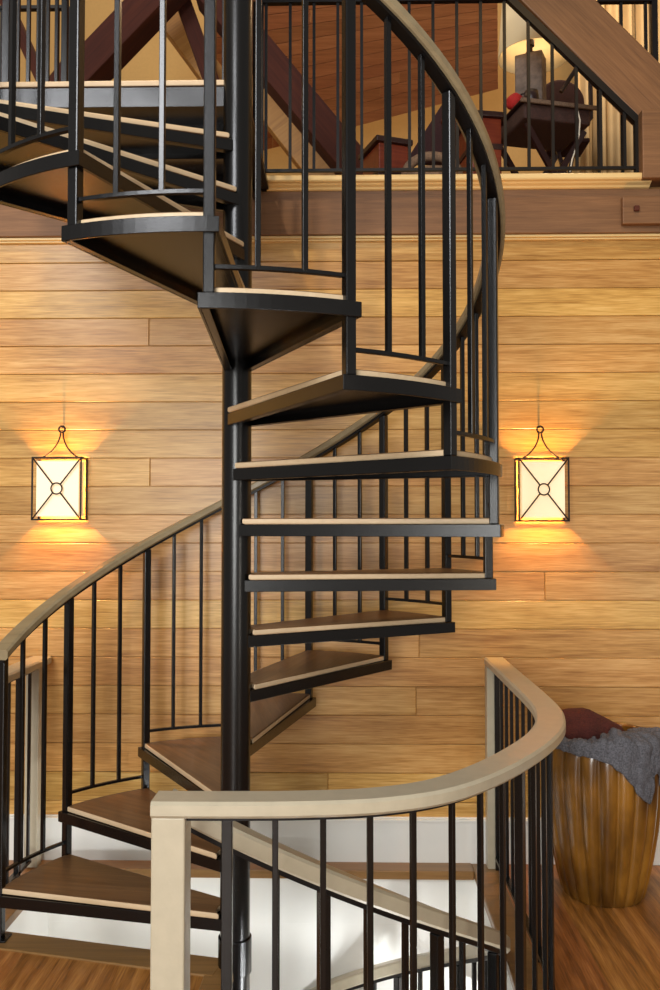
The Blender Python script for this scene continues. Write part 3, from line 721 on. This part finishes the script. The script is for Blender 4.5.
# ------------------------------------------------------------------ SCONCES
def sconce(label, cx, czc, ringx):
    y0 = WY-.001; w, hh, d = .229, .29, .10
    root = empty('wall_sconce', (cx, y0, czc)); tag(root, label, 'wall lamp', 'lantern sconces on the plank wall')
    t = .0075; hz = hh/2; hw = w/2
    def frame(yy, nm):
        mb = MB()
        mb.bar((-hw, yy, -hz), (-hw, yy, hz), t, t); mb.bar((hw, yy, -hz), (hw, yy, hz), t, t)
        mb.bar((-hw-t/2, yy, hz), (hw+t/2, yy, hz), t, t); mb.bar((-hw-t/2, yy, -hz), (hw+t/2, yy, -hz), t, t)
        mb.build(nm, 'iron', root, bevel=.001)
    frame(-d, 'front_frame'); frame(-.008, 'back_frame')
    mb = MB()
    for sx in (-1, 1):
        for sz in (-1, 1): mb.bar((sx*hw, -d, sz*hz), (sx*hw, -.004, sz*hz), t, t)
    mb.build('side_bars', 'iron', root)
    mb = MB(); yy = -d-.001
    for sx in (-1, 1):
        for sz in (-1, 1):
            u = Vector((sx*hw, yy, sz*hz)); v = Vector((sx*.018, yy, sz*.020)); mb.tube([u, v], .0036, 8)
    mb.tube([(.026*math.cos(2*math.pi*i/24), yy, .026*math.sin(2*math.pi*i/24)) for i in range(24)], .0035, 8, closed=True)
    mb.build('cross_brace', 'iron', root, smooth=True)
    rz = .285
    mb = MB()
    for sx in (-1, 1):
        pts = []
        for i in range(13):
            u = i/12; x = sx*(.006+.090*(u**1.7)); z = rz-.018-(rz-.018-hz)*(1-(1-u)**1.35); pts.append((x, -.03-.02*u, z))
        mb.tube(pts, .004, 8)
    mb.build('hanger', 'iron', root, smooth=True)
    mb = MB(); mb.tube([(.015*math.cos(2*math.pi*i/20), -.03, rz+.015*math.sin(2*math.pi*i/20)) for i in range(20)], .0045, 8, closed=True)
    mb.tube([(0, -.03, rz+.012), (0, 0, rz+.012)], .004, 8); mb.build('ring', 'iron', root, smooth=True)
    # open-ended milk glass: front and two sides
    gw, gh, gd = .100, .130, .085
    mb = MB(); tt_ = .003
    mb.box(-gw, gw, -gd, -gd+tt_, -gh, gh); mb.box(-gw, -gw+tt_, -gd+tt_, -.003, -gh, gh); mb.box(gw-tt_, gw, -gd+tt_, -.003, -gh, gh)
    mb.build('glass_shade', 'bulbglass', root)
    L = bpy.data.lights.new('sconce_light', 'POINT'); L.energy = SC_E; L.color = (1, .50, .15); L.shadow_soft_size = .012
    for dz in (.035, -.04):
        lo = bpy.data.objects.new('sconce_light', L); C.objects.link(lo); lo.parent = root; lo.location = (0, -.048, dz)
SC_E = 16
sconce('lantern sconce left of the staircase on the plank wall', -1.365, 1.748, 0)
sconce('lantern sconce right of the staircase on the plank wall', .902, 1.742, 0)
# ------------------------------------------------------------------ PLANTER + THROWS
pc = Vector((1.09, 3.895, 0))
pot = empty('fluted_planter', pc); tag(pot, 'tall fluted amber glazed planter standing right of the stairwell railing', 'planter')
prof = [(.148,0),(.158,.012),(.176,.08),(.198,.18),(.218,.29),(.232,.40),(.240,.50),(.238,.58),(.228,.635),(.222,.65),(.212,.652),(.206,.64),(.214,.58),(.214,.4),(.15,.06),(0,.05)]
mb = MB(); k = 240; NF = 20; vs = []; prof = [(r_+(.01 if r_ > .14 else 0), z_*1.05) for r_, z_ in prof]
for r, z in prof:
    for j in range(k):
        a = 2*math.pi*j/k; fl_ = abs(math.sin(a*NF/2)); amp = .020 if (.012 < z < .62 and r > .15) else .003
        rr_ = r*(1+0)+amp*(fl_**.6-.7) if r > .01 else 0.0001
        vs.append((rr_*math.cos(a), rr_*math.sin(a), z))
mb.add(vs, [(i*k+j, i*k+(j+1) % k, (i+1)*k+(j+1) % k, (i+1)*k+j) for i in range(len(prof)-1) for j in range(k)])
mb.add([], [])
o = mb.build('body', 'amber', pot, smooth=True)
mb = MB(); mb.tube([(0,0,.001),(0,0,.02)], .145, 40); mb.build('base', 'amber', pot)
# maroon rolled knit throw: bent thick roll
mb = MB()
pl = [(-.15,-.02,.69),(-.13,0,.72),(-.06,.02,.735),(.0,.03,.71),(.07,.05,.685),(.125,.06,.655),(.15,.06,.62)]
Yp = pc.y+.02
pl = [on(560,742,Yp), on(568,734,Yp), on(582,730,Yp), on(598,738,Yp), on(612,744,Yp), on(622,751,Yp), on(631,760,Yp)]
mb.tube([p-pc for p in pl], [.085, .115, .105, .095, .085, .075, .05], 20)
mar = mb.build('knit_throw', 'maroon', loc=pc, smooth=True, subsurf=2)
tx = bpy.data.textures.new('t', 'CLOUDS'); tx.noise_scale = .06
dm = mar.modifiers.new('d', 'DISPLACE'); dm.texture = tx; dm.strength = .03; dm.texture_coords = 'LOCAL'
tag(mar, 'dark red rolled knit throw heaped in the amber planter', 'blanket')
g = blob('cushion', 'green', tuple(on(643, 748, pc.y+.10)), (.09, .06, .06), 'olive green fabric bundle at back of the amber planter', 'blanket', seed=3, amp=.06)
# grey wool throw draped over the rim
def throw():
    nu, nv = 90, 34; mb = MB(); vs = []
    def lerp(tab, x):
        for i in range(len(tab)-1):
            if x <= tab[i+1][0]:
                t = (x-tab[i][0])/(tab[i+1][0]-tab[i][0]); return tab[i][1]+(tab[i+1][1]-tab[i][1])*t
        return tab[-1][1]
    drop = [(195,.015),(210,.02),(240,.03),(262,.05),(275,.10),(285,.16),(292,.20),(300,.225),(304,.21),(307,.12),(310,.10),(322,.17),(335,.10),(360,.05)]
    hump = [(195,-.02),(215,-.03),(245,-.03),(262,.0),(272,.04),(282,.02),(296,.012),(320,.01),(360,.0)]
    for i in range(nu+1):
        a = 195+165*i/nu; dr = lerp(drop, a); hu = lerp(hump, a)
        for j in range(nv+1):
            v = j/nv
            fold = math.sin(a*.32+v*2.2)*.008+math.sin(a*.9+v*5)*.004
            s = v*(.13+dr+.03)
            if s < .13:      # inside, rising to the rim
                u = s/.13; r = .11+.11*u; z = .648+hu*(math.sin(u*math.pi*.9)+.3)+fold
            else:
                e = s-.13; bend = min(e/.03, 1); r = .228+.026*math.sin(bend*math.pi/2)+fold*.4; z = .662+hu*.3*(1-bend)-(e if e > 0 else 0)+.005*(1-bend)+fold*(1-bend)
                r += .0 if z > .55 else 0
            vs.append((r*math.cos(R_(a)), r*math.sin(R_(a)), z))
    m = nv+1
    mb.add(vs, [(i*m+j, (i+1)*m+j, (i+1)*m+j+1, i*m+j+1) for i in range(nu) for j in range(nv)])
    o = mb.build('wool_throw', 'wool', loc=pc+Vector((0,0,.033)), smooth=True)
    s = o.modifiers.new('s', 'SOLIDIFY'); s.thickness = .012; s.offset = 1
    s = o.modifiers.new('u', 'SUBSURF'); s.levels = 1; s.render_levels = 1
    tx = bpy.data.textures.new('t2', 'CLOUDS'); tx.noise_scale = .05
    dm = o.modifiers.new('d', 'DISPLACE'); dm.texture = tx; dm.strength = .024; dm.texture_coords = 'LOCAL'
    tag(o, 'grey wool throw draped over the rim of the amber planter', 'blanket')
throw()
# ------------------------------------------------------------------ LIGHT
def area(name, loc, target, sx, sy, e, col):
    L = bpy.data.lights.new(name, 'AREA'); L.shape = 'RECTANGLE'; L.size = sx; L.size_y = sy; L.energy = e; L.color = col
    o = bpy.data.objects.new(name, L); C.objects.link(o); o.location = loc
    o.rotation_euler = (Vector(target)-Vector(loc)).to_track_quat('-Z', 'Y').to_euler(); return o
def spot(name, loc, target, e, col, ang=70, blend=.6, size=.05):
    L = bpy.data.lights.new(name, 'SPOT'); L.energy = e; L.color = col; L.spot_size = R_(ang); L.spot_blend = blend; L.shadow_soft_size = size
    o = bpy.data.objects.new(name, L); C.objects.link(o); o.location = loc
    o.rotation_euler = (Vector(target)-Vector(loc)).to_track_quat('-Z', 'Y').to_euler(); return o
def point(name, loc, e, col, size=.08):
    L = bpy.data.lights.new(name, 'POINT'); L.energy = e; L.color = col; L.shadow_soft_size = size
    o = bpy.data.objects.new(name, L); C.objects.link(o); o.location = loc; return o
area('high_window_daylight', (-2.4, -2.4, 5.2), (-.4, 4.0, 2.0), 2.1, 1.8, 260, (.96, .97, 1))
area('window_daylight', (-1.2, -3.6, 1.9), (-.2, 3.5, 1.0), 2.4, 2.2, 250, (.99, .99, .96))
area('window_daylight_right', (3.4, -1.9, 1.2), (1.0, 4.0, 1.2), .4, 1.9, 30, (1, .93, .82))
spot('ceiling_spot', (-1.2, 2.4, 5.4), (-1.2, 4.1, 2.6), 190, (1, .80, .55), 60)
spot('ceiling_spot', (1.0, 2.2, 5.4), (1.1, 4.1, 2.2), 95, (1, .60, .20), 60)
point('lower_storey_lamp', (1.6, 2.2, -.9), 270, (.95, .98, 1), .15)
point('lower_storey_lamp', (.3, 2.4, -1.7), 190, (.95, .98, 1), .15)
point('loft_lamp_bulb', (lx+sx, ly, tz+srz+.12), 1.3, (1, .74, .45), .04)
point('loft_ceiling_lamp', (1.6, 5.6, 5.6), 55, (1, .66, .36), .1)
point('loft_ceiling_lamp', (-1.2, 5.6, 5.9), 40, (1, .78, .5), .1)
W = bpy.data.worlds.new('world'); bpy.context.scene.world = W; W.use_nodes = True
W.node_tree.nodes['Background'].inputs[0].default_value = (1.0, .93, .84, 1); W.node_tree.nodes['Background'].inputs[1].default_value = .28
# ------------------------------------------------------------------ CAMERA
cam = bpy.data.cameras.new('camera'); co = bpy.data.objects.new('camera', cam); C.objects.link(co)
co.location = (0, 0, EYE); co.rotation_euler = (math.pi/2+PITCH, 0, YAW)
cam.sensor_fit = 'VERTICAL'; cam.sensor_height = 24; cam.sensor_width = 16; cam.lens = FPX/990*24
cam.clip_start = .05
S = bpy.context.scene; S.camera = co
S.view_settings.view_transform = 'Standard'; S.view_settings.look = 'None'; S.view_settings.gamma = 1
S.view_settings.use_curve_mapping = False; S.view_settings.exposure = 0.0
